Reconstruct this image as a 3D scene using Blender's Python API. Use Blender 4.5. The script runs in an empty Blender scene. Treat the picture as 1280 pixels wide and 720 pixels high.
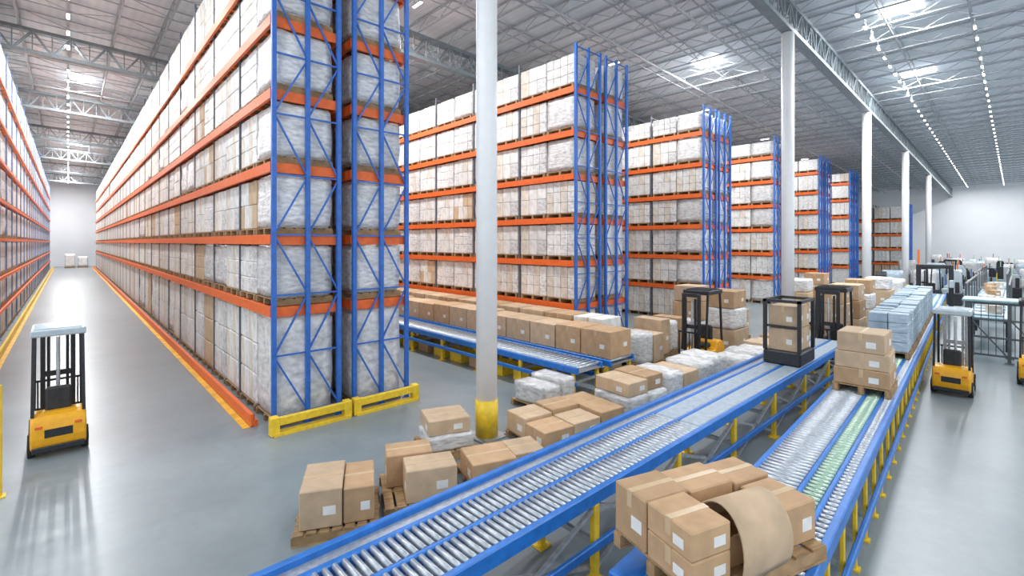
import bpy, bmesh, math, random
from mathutils import Vector, noise
random.seed(7)
S = bpy.context.scene
C = S.collection
PI = math.pi
try:
    S.view_settings.view_transform = 'Standard'
    S.view_settings.look = 'None'
    S.view_settings.exposure = 0.08
except Exception:
    pass
CAM = Vector((0, 0, 3.7))

# ------------------------------------------------------------------ materials
def mat(name, col, rough=0.5, metal=0.0, nscale=6.0, namt=0.12, bump=0.0, rnd=0.0, emit=0.0, alpha=1.0, stretch=None):
    m = bpy.data.materials.new(name); m.use_nodes = True
    nt = m.node_tree; N = nt.nodes; L = nt.links
    p = N['Principled BSDF']
    p.inputs['Roughness'].default_value = rough
    p.inputs['Metallic'].default_value = metal
    tc = N.new('ShaderNodeTexCoord')
    vec = tc.outputs['Object']
    if stretch:
        mp = N.new('ShaderNodeMapping'); mp.inputs['Scale'].default_value = stretch
        L.new(vec, mp.inputs['Vector']); vec = mp.outputs['Vector']
    nz = N.new('ShaderNodeTexNoise'); nz.inputs['Scale'].default_value = nscale; nz.inputs['Detail'].default_value = 4
    L.new(vec, nz.inputs['Vector'])
    cr = N.new('ShaderNodeValToRGB')
    lo = [c * (1 - namt * 1.6) for c in col]; hi = [min(1, c * (1 + namt)) for c in col]
    cr.color_ramp.elements[0].position = 0.3; cr.color_ramp.elements[1].position = 0.7
    cr.color_ramp.elements[0].color = (*lo, 1); cr.color_ramp.elements[1].color = (*hi, 1)
    L.new(nz.outputs['Fac'], cr.inputs['Fac'])
    out = cr.outputs['Color']
    if rnd:
        oi = N.new('ShaderNodeObjectInfo')
        mr = N.new('ShaderNodeMapRange'); mr.inputs['To Min'].default_value = 1 - rnd; mr.inputs['To Max'].default_value = 1 + rnd * 0.5
        L.new(oi.outputs['Random'], mr.inputs['Value'])
        hs = N.new('ShaderNodeHueSaturation'); L.new(mr.outputs['Result'], hs.inputs['Value']); L.new(out, hs.inputs['Color'])
        out = hs.outputs['Color']
    L.new(out, p.inputs['Base Color'])
    if bump:
        bp = N.new('ShaderNodeBump'); bp.inputs['Strength'].default_value = bump; bp.inputs['Distance'].default_value = 0.03
        L.new(nz.outputs['Fac'], bp.inputs['Height']); L.new(bp.outputs['Normal'], p.inputs['Normal'])
    if emit:
        p.inputs['Emission Color'].default_value = (1, 0.99, 0.96, 1)
        p.inputs['Emission Strength'].default_value = emit
    if alpha < 1:
        p.inputs['Alpha'].default_value = alpha
    return m

M = dict(
    blue=mat('blue paint', (0.025, 0.14, 0.52), 0.4, 0, 9, 0.12),
    steelblue=mat('greyed blue paint', (0.16, 0.27, 0.50), 0.45, 0, 9, 0.12),
    slate=mat('dark slate paint', (0.15, 0.16, 0.19), 0.5, 0, 9, 0.12),
    rail=mat('conveyor blue paint', (0.02, 0.18, 0.60), 0.35, 0, 9, 0.12),
    orange=mat('orange paint', (0.82, 0.145, 0.025), 0.45, 0, 9, 0.08),
    yellow=mat('safety yellow', (0.86, 0.58, 0.03), 0.45, 0, 9, 0.1),
    amber=mat('forklift amber', (0.90, 0.43, 0.015), 0.35, 0, 9, 0.06),
    white=mat('white paint', (0.90, 0.91, 0.92), 0.45, 0, 4, 0.02),
    roller=mat('roller steel', (0.56, 0.61, 0.66), 0.32, 0.5, 14, 0.12),
    belt=mat('grey blue belt', (0.40, 0.48, 0.56), 0.4, 0.1, 10, 0.12),
    green=mat('green light tint', (0.48, 0.66, 0.52), 0.28, 0.45, 8, 0.08),  # greenish light reflected on one conveyor lane, put into the roller colour
    steel=mat('galvanised steel', (0.48, 0.50, 0.52), 0.4, 0.5, 18, 0.14),
    fgrey=mat('dark grey frame paint', (0.11, 0.125, 0.14), 0.45, 0.1, 12, 0.12),
    truss=mat('truss paint', (0.24, 0.285, 0.31), 0.5, 0.1, 6, 0.1),
    joist=mat('joist paint', (0.42, 0.455, 0.49), 0.5, 0.1, 6, 0.1),
    dark=mat('black steel', (0.026, 0.028, 0.033), 0.4, 0.1, 14, 0.2),
    rubber=mat('black rubber', (0.018, 0.018, 0.018), 0.8, 0, 20, 0.2),
    seat=mat('black vinyl', (0.03, 0.03, 0.032), 0.6, 0, 12, 0.2),
    card=mat('cardboard', (0.55, 0.355, 0.20), 0.75, 0, 5, 0.09, rnd=0.14),
    card2=mat('pale cardboard', (0.60, 0.44, 0.29), 0.75, 0, 5, 0.09, rnd=0.14),
    tape=mat('packing tape', (0.62, 0.45, 0.27), 0.3, 0, 8, 0.05),
    paper=mat('white label paper', (0.82, 0.82, 0.80), 0.6, 0, 8, 0.05),
    film=mat('white stretch film', (0.79, 0.79, 0.785), 0.3, 0, 6, 0.2, bump=0.8, rnd=0.12, stretch=(1, 1, 3)),
    whitebox=mat('white carton', (0.79, 0.78, 0.755), 0.6, 0, 5, 0.12, rnd=0.12),
    greyfilm=mat('grey wrapped carton', (0.68, 0.68, 0.68), 0.4, 0, 6, 0.2, bump=0.5, rnd=0.12, stretch=(1, 1, 3)),
    beige=mat('beige carton', (0.74, 0.675, 0.59), 0.65, 0, 5, 0.14, rnd=0.14),
    bluefilm=mat('pale bluish stretch film', (0.46, 0.57, 0.66), 0.3, 0, 6, 0.16, bump=0.5, stretch=(1, 1, 4)),
    bluebox=mat('pale blue-grey carton', (0.33, 0.44, 0.53), 0.45, 0, 5, 0.14),
    wood=mat('pallet wood', (0.40, 0.255, 0.125), 0.75, 0, 5, 0.25, rnd=0.15, stretch=(1, 6, 1)),
    wallm=mat('white wall cladding', (0.84, 0.86, 0.89), 0.6, 0, 0.4, 0.02),
    teal=mat('pale teal panel', (0.34, 0.50, 0.57), 0.3, 0.1, 4, 0.1),
    lamp=mat('lamp diffuser', (0.95, 0.95, 0.95), 0.5, 0, 3, 0.0, emit=12),
    skyl=mat('skylight and added light panel', (0.95, 0.95, 0.95), 0.5, 0, 3, 0.0, emit=3),
    silver=mat('silver blue paint', (0.50, 0.58, 0.63), 0.3, 0.3, 6, 0.08),
    line=mat('floor paint yellow', (0.82, 0.47, 0.03), 0.5, 0, 3, 0.2),
)
def floor_mat():
    m = bpy.data.materials.new('polished concrete'); m.use_nodes = True
    nt = m.node_tree; N = nt.nodes; L = nt.links; p = N['Principled BSDF']
    tc = N.new('ShaderNodeTexCoord')
    n1 = N.new('ShaderNodeTexNoise'); n1.inputs['Scale'].default_value = 0.6; n1.inputs['Detail'].default_value = 8; n1.inputs['Roughness'].default_value = 0.6
    n2 = N.new('ShaderNodeTexNoise'); n2.inputs['Scale'].default_value = 7; n2.inputs['Detail'].default_value = 6
    for n in (n1, n2): L.new(tc.outputs['Object'], n.inputs['Vector'])
    cr = N.new('ShaderNodeValToRGB')
    cr.color_ramp.elements[0].position = 0.15; cr.color_ramp.elements[1].position = 0.9
    cr.color_ramp.elements[0].color = (0.165, 0.205, 0.222, 1); cr.color_ramp.elements[1].color = (0.29, 0.337, 0.355, 1)
    mx = N.new('ShaderNodeMath'); mx.operation = 'MULTIPLY_ADD'; mx.inputs[1].default_value = 0.25; L.new(n2.outputs['Fac'], mx.inputs[0])
    sub = N.new('ShaderNodeMath'); sub.operation = 'MULTIPLY_ADD'; sub.inputs[1].default_value = 1.0
    L.new(n1.outputs['Fac'], sub.inputs[0]); sub.inputs[2].default_value = -0.12
    L.new(sub.outputs[0], mx.inputs[2]); L.new(mx.outputs[0], cr.inputs['Fac']); L.new(cr.outputs['Color'], p.inputs['Base Color'])
    mr = N.new('ShaderNodeMapRange'); mr.inputs['To Min'].default_value = 0.27; mr.inputs['To Max'].default_value = 0.35
    L.new(n1.outputs['Fac'], mr.inputs['Value']); L.new(mr.outputs['Result'], p.inputs['Roughness'])
    return m
def ceil_mat():
    m = bpy.data.materials.new('ribbed roof deck'); m.use_nodes = True
    nt = m.node_tree; N = nt.nodes; L = nt.links; p = N['Principled BSDF']
    p.inputs['Roughness'].default_value = 0.5; p.inputs['Metallic'].default_value = 0.0
    tc = N.new('ShaderNodeTexCoord')
    w = N.new('ShaderNodeTexWave'); w.wave_type = 'BANDS'; w.bands_direction = 'X'; w.inputs['Scale'].default_value = 1.1
    w.inputs['Distortion'].default_value = 0.4
    n = N.new('ShaderNodeTexNoise'); n.inputs['Scale'].default_value = 1.3; n.inputs['Detail'].default_value = 7
    L.new(tc.outputs['Object'], w.inputs['Vector']); L.new(tc.outputs['Object'], n.inputs['Vector'])
    cr = N.new('ShaderNodeValToRGB')
    cr.color_ramp.elements[0].position = 0.2; cr.color_ramp.elements[1].position = 0.8
    cr.color_ramp.elements[0].color = (0.60, 0.66, 0.715, 1); cr.color_ramp.elements[1].color = (0.83, 0.885, 0.935, 1)
    ad = N.new('ShaderNodeMath'); ad.operation = 'MULTIPLY_ADD'; ad.inputs[1].default_value = 0.12
    L.new(w.outputs['Fac'], ad.inputs[0])
    hf = N.new('ShaderNodeMath'); hf.operation = 'MULTIPLY'; hf.inputs[1].default_value = 0.88; L.new(n.outputs['Fac'], hf.inputs[0])
    L.new(hf.outputs[0], ad.inputs[2]); L.new(ad.outputs[0], cr.inputs['Fac']); L.new(cr.outputs['Color'], p.inputs['Base Color'])
    b = N.new('ShaderNodeBump'); b.inputs['Strength'].default_value = 0.15; b.inputs['Distance'].default_value = 0.03
    L.new(w.outputs['Fac'], b.inputs['Height']); L.new(b.outputs['Normal'], p.inputs['Normal'])
    return m
M['floor'] = floor_mat(); M['ceil'] = ceil_mat()

# ------------------------------------------------------------------ mesh builder
class MB:
    def __init__(s): s.v = []; s.f = []; s.m = []
    def _add(s, vs, fs, m):
        o = len(s.v); s.v += [tuple(v) for v in vs]; s.f += [tuple(i + o for i in f) for f in fs]; s.m += [m] * len(fs)
    def box(s, c, d, b=0.0, rz=0.0, m=0):
        hx, hy, hz = d[0] / 2, d[1] / 2, d[2] / 2
        ca, sa = math.cos(rz), math.sin(rz)
        def T(x, y, z): return (c[0] + x * ca - y * sa, c[1] + x * sa + y * ca, c[2] + z)
        if b <= 0:
            vs = [T(x, y, z) for x in (-hx, hx) for y in (-hy, hy) for z in (-hz, hz)]
            s._add(vs, [(0, 1, 3, 2), (4, 6, 7, 5), (0, 4, 5, 1), (2, 3, 7, 6), (0, 2, 6, 4), (1, 5, 7, 3)], m); return
        b = min(b, hx * .9, hy * .9, hz * .9)
        vs = []; ix = {}
        for sx in (-1, 1):
            for sy in (-1, 1):
                for sz in (-1, 1):
                    for a in range(3):
                        q = [sx * (hx - b), sy * (hy - b), sz * (hz - b)]
                        q[a] = (sx * hx, sy * hy, sz * hz)[a]
                        ix[(sx, sy, sz, a)] = len(vs); vs.append(T(*q))
        fs = []
        for a in range(3):
            o = [k for k in range(3) if k != a]
            for sg in (-1, 1):
                f = []
                for (p, q) in ((-1, -1), (1, -1), (1, 1), (-1, 1)):
                    k = [0, 0, 0]; k[a] = sg; k[o[0]] = p; k[o[1]] = q
                    f.append(ix[(*k, a)])
                fs.append(f)
            for p in (-1, 1):
                for q in (-1, 1):
                    k = [0, 0, 0]; k[o[0]] = p; k[o[1]] = q
                    k0 = list(k); k0[a] = -1; k1 = list(k); k1[a] = 1
                    fs.append([ix[(*k0, o[0])], ix[(*k1, o[0])], ix[(*k1, o[1])], ix[(*k0, o[1])]])
        for sx in (-1, 1):
            for sy in (-1, 1):
                for sz in (-1, 1): fs.append([ix[(sx, sy, sz, a)] for a in range(3)])
        s._add(vs, fs, m)
    def bar(s, p, q, w, h=None, m=0):
        h = h or w; p = Vector(p); q = Vector(q); d = (q - p).normalized()
        up = Vector((0, 0, 1)) if abs(d.z) < 0.99 else Vector((0, 1, 0))
        a = d.cross(up).normalized() * (w / 2); b = a.cross(d).normalized() * (h / 2)
        vs = [e + i * a + j * b for e in (p, q) for i in (-1, 1) for j in (-1, 1)]
        s._add(vs, [(0, 1, 3, 2), (4, 6, 7, 5), (0, 4, 5, 1), (2, 3, 7, 6), (0, 2, 6, 4), (1, 5, 7, 3)], m)
    def cyl(s, p, q, r, n=12, m=0, r2=None):
        r2 = r if r2 is None else r2
        p = Vector(p); q = Vector(q); d = (q - p).normalized()
        up = Vector((0, 0, 1)) if abs(d.z) < 0.9 else Vector((1, 0, 0))
        a = d.cross(up).normalized(); b = a.cross(d).normalized()
        vs = []
        for k in range(n):
            t = 2 * PI * k / n; e = a * math.cos(t) + b * math.sin(t)
            vs += [p + e * r, q + e * r2]
        fs = [(2 * k, 2 * ((k + 1) % n), 2 * ((k + 1) % n) + 1, 2 * k + 1) for k in range(n)]
        fs += [tuple(2 * k for k in range(n)), tuple(2 * k + 1 for k in range(n))]
        s._add(vs, fs, m)
    def prism(s, prof, x0, x1, m=0):          # profile in (y, z), extruded along x
        n = len(prof)
        vs = [(x0, y, z) for y, z in prof] + [(x1, y, z) for y, z in prof]
        fs = [(k, (k + 1) % n, n + (k + 1) % n, n + k) for k in range(n)] + [tuple(range(n)), tuple(range(n, 2 * n))]
        s._add(vs, fs, m)
    def mesh(s, name, mats):
        me = bpy.data.meshes.new(name); me.from_pydata(s.v, [], s.f)
        for x in (mats if isinstance(mats, (list, tuple)) else [mats]): me.materials.append(M[x])
        me.polygons.foreach_set('material_index', s.m)
        bm = bmesh.new(); bm.from_mesh(me); bmesh.ops.recalc_face_normals(bm, faces=bm.faces); bm.to_mesh(me); bm.free()
        me.update(); return me
    def build(s, name, mats, parent=None, smooth=False):
        o = bpy.data.objects.new(name, s.mesh(name, mats)); C.objects.link(o); o.parent = parent
        if smooth: o.data.polygons.foreach_set('use_smooth', [len(p.vertices) == 4 for p in o.data.polygons])
        return o
def link(name, me, parent=None, loc=(0, 0, 0), rz=0):
    o = bpy.data.objects.new(name, me); C.objects.link(o); o.parent = parent; o.location = loc; o.rotation_euler.z = rz; return o
def tag(o, label, cat, group=None, kind=None):
    o['label'] = label; o['category'] = cat
    if group: o['group'] = group
    if kind: o['kind'] = kind
    return o
def empty(name, loc, rz, label, cat, group=None):
    o = bpy.data.objects.new(name, None); C.objects.link(o); o.location = loc; o.rotation_euler = (0, 0, rz); o.empty_display_size = 0.2
    return tag(o, label, cat, group)
def struct(name, mb, m, smooth=False):
    o = mb.build(name, m); o['kind'] = 'structure'; return o
def copy_tree(o, parent=None):
    c = o.copy(); C.objects.link(c); c.parent = parent
    for ch in list(o.children): copy_tree(ch, c)
    return c
ONES = ['zeroth', 'first', 'second', 'third', 'fourth', 'fifth', 'sixth', 'seventh', 'eighth', 'ninth', 'tenth', 'eleventh', 'twelfth', 'thirteenth',
        'fourteenth', 'fifteenth', 'sixteenth', 'seventeenth', 'eighteenth', 'nineteenth', 'twentieth']
def nth(n):
    if n <= 20: return ONES[n]
    t = {2: 'twenty', 3: 'thirty', 4: 'forty', 5: 'fifty', 6: 'sixty', 7: 'seventy'}[n // 10]
    return t[:-1] + 'ieth' if n % 10 == 0 else t + '-' + ONES[n % 10]
def limited(name, items, m, parent, limit=96, smooth=False):
    items = sorted(items, key=lambda t: t[0])
    for d, fn in items[:limit]:
        mb = MB(); fn(mb); mb.build(name, m, parent, smooth)
    if items[limit:]:
        mb = MB()
        for d, fn in items[limit:]: fn(mb)
        o = mb.build(name, m, parent, smooth); o['kind'] = 'stuff'

# ------------------------------------------------------------------ room
X0, X1, Y0, Y1 = -6.0, 76.0, -14.0, 100.0
def roofz(x): return 13.2 - 0.035 * x
mb = MB(); mb.box(((X0 + X1) / 2, (Y0 + Y1) / 2, -0.1), (X1 - X0, Y1 - Y0, 0.2)); struct('floor', mb, 'floor')
mb = MB()
mb._add([(X0, Y0, roofz(X0)), (X1, Y0, roofz(X1)), (X1, Y1, roofz(X1)), (X0, Y1, roofz(X0)),
         (X0, Y0, roofz(X0) + .2), (X1, Y0, roofz(X1) + .2), (X1, Y1, roofz(X1) + .2), (X0, Y1, roofz(X0) + .2)],
        [(0, 1, 2, 3), (4, 5, 6, 7), (0, 1, 5, 4), (1, 2, 6, 5), (2, 3, 7, 6), (3, 0, 4, 7)], 0)
struct('ceiling', mb, 'ceil')
mb = MB(); mb.box((X1 + .1, (Y0 + Y1) / 2, 6.5), (.2, Y1 - Y0, 13)); struct('wall_right', mb, 'wallm')
mb = MB(); mb.box(((X0 + X1) / 2, Y1 + .1, 6.9), (X1 - X0, .2, 13.8)); struct('wall_back', mb, 'wallm')
mb = MB(); mb.box((X0 - .1, (Y1 + 16) / 2, 6.8), (.2, Y1 - 16, 13.6)); struct('wall_left', mb, 'wallm')
mb = MB(); mb.box((2.595, 51.5, .004), (.13, 82, .008)); struct('trim_1', mb, 'line')
mb = MB(); mb.box((-1.50, 55, .004), (.11, 78, .008)); struct('trim_2', mb, 'line')

# trusses along X
TY = (5.5, 17, 28.5, 40, 51.5, 63, 74.5, 86)
for i, y in enumerate(TY):
    where = ['over the white columns, nearest the camera'] + ['%s from the white columns, above the racks' % nth(k + 1) for k in range(7)]
    t = empty('roof_truss', (0, y, 0), 0, 'grey lattice steel roof truss ' + where[i], 'truss', 'roof trusses')
    a, b = -5.9, 75.9
    m1 = MB(); m1.bar((a, 0, roofz(a) - .6), (b, 0, roofz(b) - .6), .34, .14); m1.build('top_chord', 'truss', t)
    m1 = MB(); m1.bar((a, 0, roofz(a) - 1.5), (b, 0, roofz(b) - 1.5), .34, .14); m1.build('bottom_chord', 'truss', t)
    m1 = MB(); k = 0; x = a
    while x + .6 < b:
        z0, z1 = (-.6, -1.5) if k % 2 == 0 else (-1.5, -.6)
        for s in (-.13, .13):
            m1.bar((x, s, roofz(x) + z0), (x + .6, s, roofz(x + .6) + z1), .045, .045)
        m1.bar((x, -.13, roofz(x) - .6), (x, -.13, roofz(x) - 1.5), .04)
        x += .6; k += 1
    m1.build('web', 'truss', t)
# joists along Y
x = -4.5; jn = 1
while x < 75:
    z = roofz(x)
    j = empty('roof_joist', (x, 0, z), 0, 'slim grey open-web roof joist, %s from the left wall' % nth(jn), 'roof joist', 'roof joists')
    m1 = MB(); m1.box((0, 43, -.06), (.07, 113, .05)); m1.build('top_chord', 'joist', j)
    m1 = MB(); m1.box((0, 43, -.48), (.07, 113, .05)); m1.build('bottom_chord', 'joist', j)
    m1 = MB(); y = -13.5; k = 0
    while y < 98.5:
        m1.bar((0, y, -.08 if k % 2 else -.46), (0, y + .8, -.46 if k % 2 else -.08), .025); y += .8; k += 1
    m1.build('web', 'joist', j)
    x += 1.5; jn += 1
y = -12.0; jn = 1
while y < 98:
    if all(abs(y - t) > .6 for t in TY):
        mb = MB(); mb.bar((X0 + .2, y, roofz(X0) - .48), (X1 - .2, y, roofz(X1) - .48), .04, .04)
        mb.bar((X0 + .2, y, roofz(X0) - .10), (X1 - .2, y, roofz(X1) - .10), .04, .04)
        x = X0 + .2; k = 0
        while x < X1 - 1.8:
            mb.bar((x, y, roofz(x) - (.1 if k % 2 else .48)), (x + 1.5, y, roofz(x + 1.5) - (.48 if k % 2 else .1)), .025); x += 1.5; k += 1
        tag(mb.build('roof_bridging', 'joist'), 'thin grey bridging line across the roof joists, %s from camera end' % nth(jn), 'roof bridging', 'roof bridging lines'); jn += 1
    y += 2.2
# skylights and their light; the later list entries are added to brighten the hall
def area(x, y, z, sx, sy, e):
    l = bpy.data.lights.new('roof_lamp', 'AREA'); l.shape = 'RECTANGLE'; l.size = sx; l.size_y = sy
    l.energy = e; l.color = (.985, .99, 1)
    lo = bpy.data.objects.new('roof_lamp', l); C.objects.link(lo); lo.location = (x, y, z)
sky = [(22.5, 10.2), (22.5, 3.0), (30.5, 3.4), (.5, 36.8), (8.5, 20), (0.5, 62), (4.5, -6), (14.5, -6), (26.5, -6), (-3.5, 6), (40.5, -7), (64.5, -5)]
for i, (x, y) in enumerate(sky):
    mb = MB(); mb.box((0, 0, 0), (1.0, 1.3, .05))
    o = mb.build('window_%d' % (i + 1), 'skyl'); o['kind'] = 'structure'
    o.location = (x, y, roofz(x) - .035); o.rotation_euler = (0, math.atan(.035), 0)
    area(x, y, roofz(x) - .08, 1.0, 1.3, 600)
# linear lamps
def make_lamp(long_y):
    r = empty('high_bay_light', (0, 0, 0), 0, '', 'light')
    d = (.12, .55) if long_y else (.36, .10)
    m1 = MB(); m1.box((0, 0, .05), (*d, .09), .02); m1.build('housing', 'steel', r)
    m1 = MB(); m1.box((0, 0, -.005), (d[0] - .03, d[1] - .03, .02)); m1.build('diffuser', 'lamp', r)
    for s in (-1, 1):
        m1 = MB(); p = (0, s * .22) if long_y else (s * .14, 0)
        m1.cyl((*p, .09), (*p, .32), .012, 6); m1.build('hanger', 'steel', r)
    return r
rows = [('above the left aisle', [(.0, 13 + 2.0 * k) for k in range(42)], True, 250),
        ('over the right conveyor', [(20.3 + 1.25 * k, 3.9) for k in range(43)], False, 62),
        ('nearest the right frame edge', [(24.2 + 1.25 * k, 1.1) for k in range(40)], False, 62),
        ('in the aisle behind the tall rack', [(9.0, 9 + 5.5 * k) for k in range(4)], True, 290),
        ('over the third rack end', [(18.0 + 9.3 * k, 12.5) for k in range(4)], True, 400)]
proto = {True: None, False: None}
for nm, pts, ly, en in rows:
    for k, (x, y) in enumerate(pts):
        if proto[ly] is None: proto[ly] = r = make_lamp(ly)
        else: r = copy_tree(proto[ly])
        r.location = (x, y, roofz(x) - .80)
        tag(r, 'slim linear lamp, %s from camera in row %s' % (nth(k + 1), nm), 'light', 'linear lamps ' + nm)
        if len(pts) > 10 and k % 2: continue
        e = en * (2.6 if y > 84 else 1.6 if x > 66 else 1)
        area(x, y, roofz(x) - .83, *((.08, .5) if ly else (.32, .06)), e)
# sprinkler pipes
for i, y in enumerate((8.2, 11.4)):
    mb = MB(); mb.cyl((-5.5, y, roofz(-5.5) - .72), (75, y, roofz(75) - .72), .05, 8)
    x = -4.5
    while x < 75: mb.cyl((x, y, roofz(x) - .72), (x, y, roofz(x) - .5), .015, 6); x += 1.5
    tag(mb.build('sprinkler_pipe', 'steel'), ['grey sprinkler pipe under the roof just behind the columns', 'grey sprinkler pipe over the rack ends'][i], 'pipe', 'sprinkler pipes')

# ------------------------------------------------------------------ columns
cols = [(5.84, 6.95, 12.3), (18.3, 5.5, None), (30.8, 5.5, None), (43.3, 5.5, None), (55.8, 5.5, None)]
cl = ['thick white round column with yellow base among floor pallets, nearest', 'white round column behind the caged cart', 'white round column, third from the camera beside far racks',
      'slender far white column near the right truss end', 'farthest white column before the end wall']
for i, (x, y, t) in enumerate(cols):
    t = t or roofz(x) - 1.58
    r = empty('support_column', (x, y, 0), 0, cl[i], 'column', 'white support columns')
    m1 = MB(); m1.cyl((0, 0, .03), (0, 0, t), .2, 28); m1.build('shaft', 'white', r, True)
    m1 = MB(); m1.cyl((0, 0, .03), (0, 0, .72), .215, 28); m1.build('yellow_sleeve', 'yellow', r, True)
    m1 = MB(); m1.box((0, 0, .015), (.6, .6, .03))
    for sx in (-1, 1):
        for sy in (-1, 1): m1.cyl((sx * .25, sy * .25, .03), (sx * .25, sy * .25, .07), .025, 6)
    m1.build('base_plate', 'steel', r)
mb = MB(); mb.cyl((0, 0, 0), (0, 0, 1.62), .045, 14); mb.box((0, 0, .01), (.16, .16, .02))
b = mb.build('bollard', 'yellow'); b.location = (-.745, 10.12, 0); tag(b, 'tall yellow safety post at the left frame edge', 'bollard')

# ------------------------------------------------------------------ pallets, cartons, loads
PAL = {}
def pallet(loc, rz, w, d, label, group='pallets on floor and conveyors'):
    r = empty('wooden_pallet', loc, rz, label, 'pallet', group)
    key = (round(w, 2), round(d, 2))
    if key not in PAL:
        a = MB(); n = 7
        for k in range(n): a.box((-w / 2 + w / (2 * n) + k * w / n, 0, .128), (w / n * .78, d, .022))
        b = MB()
        for k in (-1, 0, 1): b.box((0, k * (d / 2 - .05), .011), (w, .1, .022))
        c = MB(); c.box((0, 0, .07), (w, .09, .094))
        PAL[key] = (a.mesh('top_deck', 'wood'), b.mesh('bottom_deck', 'wood'), c.mesh('stringer', 'wood'))
    A, B, Cc = PAL[key]
    link('top_deck', A, r); link('bottom_deck', B, r)
    for k in (-1, 0, 1): link('stringer', Cc, r, (0, k * (d / 2 - .05), 0))
    return r
CART = {}
def carton(loc, rz, w, d, h, label, group, m='card', sticker=True, name='carton'):
    r = empty(name, loc, rz, label, 'box', group)
    key = (round(w, 3), round(d, 3), round(h, 3), m)
    if key not in CART:
        a = MB(); a.box((0, 0, h / 2), (w, d, h), .012)
        t = MB(); t.box((0, 0, h + .0005), (w * .99, .06, .002)); t.box((-w / 2 - .001, 0, h - min(.07, h * .3)), (.003, .06, min(.14, h * .6)))
        s = MB(); sw, sh = min(.16, w * .3), min(.11, h * .35)
        s.box((w * .2, -d / 2 - .001, h * .45), (sw, .003, sh))
        s2 = MB(); s2.box((-w / 2 - .001, -d * .22, h * .42), (.003, sw * .9, sh))
        CART[key] = (a.mesh('body', m), t.mesh('tape', 'tape'), s.mesh('sticker', 'paper'), s2.mesh('sticker', 'paper'))
    A, T, St, St2 = CART[key]
    link('body', A, r); link('tape', T, r)
    if sticker: link('sticker', St, r); link('sticker', St2, r)
    return r
def wrapped_mesh(w, d, h, seed, m, amp=.02, cuts=6):
    bm = bmesh.new(); bmesh.ops.create_cube(bm, size=1)
    bmesh.ops.bevel(bm, geom=list(bm.edges), offset=.04, segments=2, affect='EDGES')
    bmesh.ops.subdivide_edges(bm, edges=[e for e in bm.edges if e.calc_length() > .5], cuts=cuts, use_grid_fill=True)
    for v in bm.verts:
        p = Vector((v.co.x * w, v.co.y * d, (v.co.z + .5) * h))
        n = noise.noise_vector(p * 3.3 + Vector((seed * 7.1, seed * 3.3, 0)))
        v.co = p + Vector((n.x, n.y, n.z * .5 if v.co.z > -.45 else 0)) * amp
    me = bpy.data.meshes.new('wrapped'); bm.to_mesh(me); bm.free(); me.materials.append(M[m])
    me.polygons.foreach_set('use_smooth', [True] * len(me.polygons)); return me
def wrapped(loc, rz, w, d, h, label, group, m='film', name='wrapped_pack', cat='package', seed=1, amp=.02):
    return tag(link(name, wrapped_mesh(w - amp, d - amp, h, seed, m, amp), None, loc, rz), label, cat, group)
def stack_mesh(nx, ny, nz, mats, seed, w=1.16, d=1.28, h=1.0, vary=.03):
    rr = random.Random(seed); mb = MB()
    for i in range(nx):
        for j in range(ny):
            mm = rr.choice(range(len(mats))); hh = h * rr.uniform(1 - vary, 1.0)
            for k in range(nz):
                mb.box((-w / 2 + (i + .5) * w / nx, -d / 2 + (j + .5) * d / ny + rr.uniform(-.004, .004), (k + .5) * hh / nz),
                       (w / nx - .012, d / ny - .012, hh / nz - .006), .014, m=mm if rr.random() < .75 else rr.choice(range(len(mats))))
    return mb.mesh('carton_load', mats)
W_ = ['whitebox', 'whitebox', 'film', 'greyfilm', 'beige', 'film']
VAR = [('pale film-wrapped load', wrapped_mesh(1.15, 1.26, 1, 1, 'film', .03)),
       ('pale film-wrapped load', wrapped_mesh(1.15, 1.26, 1, 2, 'film', .03)),
       ('grey film-wrapped load', wrapped_mesh(1.15, 1.26, 1, 3, 'greyfilm', .03)),
       ('pale three-column carton load', stack_mesh(2, 3, 2, W_, 3)),
       ('pale four-column carton load', stack_mesh(2, 4, 2, W_, 4)),
       ('pale load of small cartons', stack_mesh(2, 4, 3, W_, 9)),
       ('brown carton load', stack_mesh(2, 3, 3, ['card2'], 5)),
       ('mixed brown and pale load', stack_mesh(2, 4, 2, ['card2', 'whitebox', 'beige', 'whitebox'], 6)),
       ('beige and white carton load', stack_mesh(2, 4, 3, ['beige', 'whitebox', 'whitebox', 'film'], 12))]
VW = [1.2, 1.2, 1.0, 5, 8, 8, .3, 1.0, 4.5]

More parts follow.
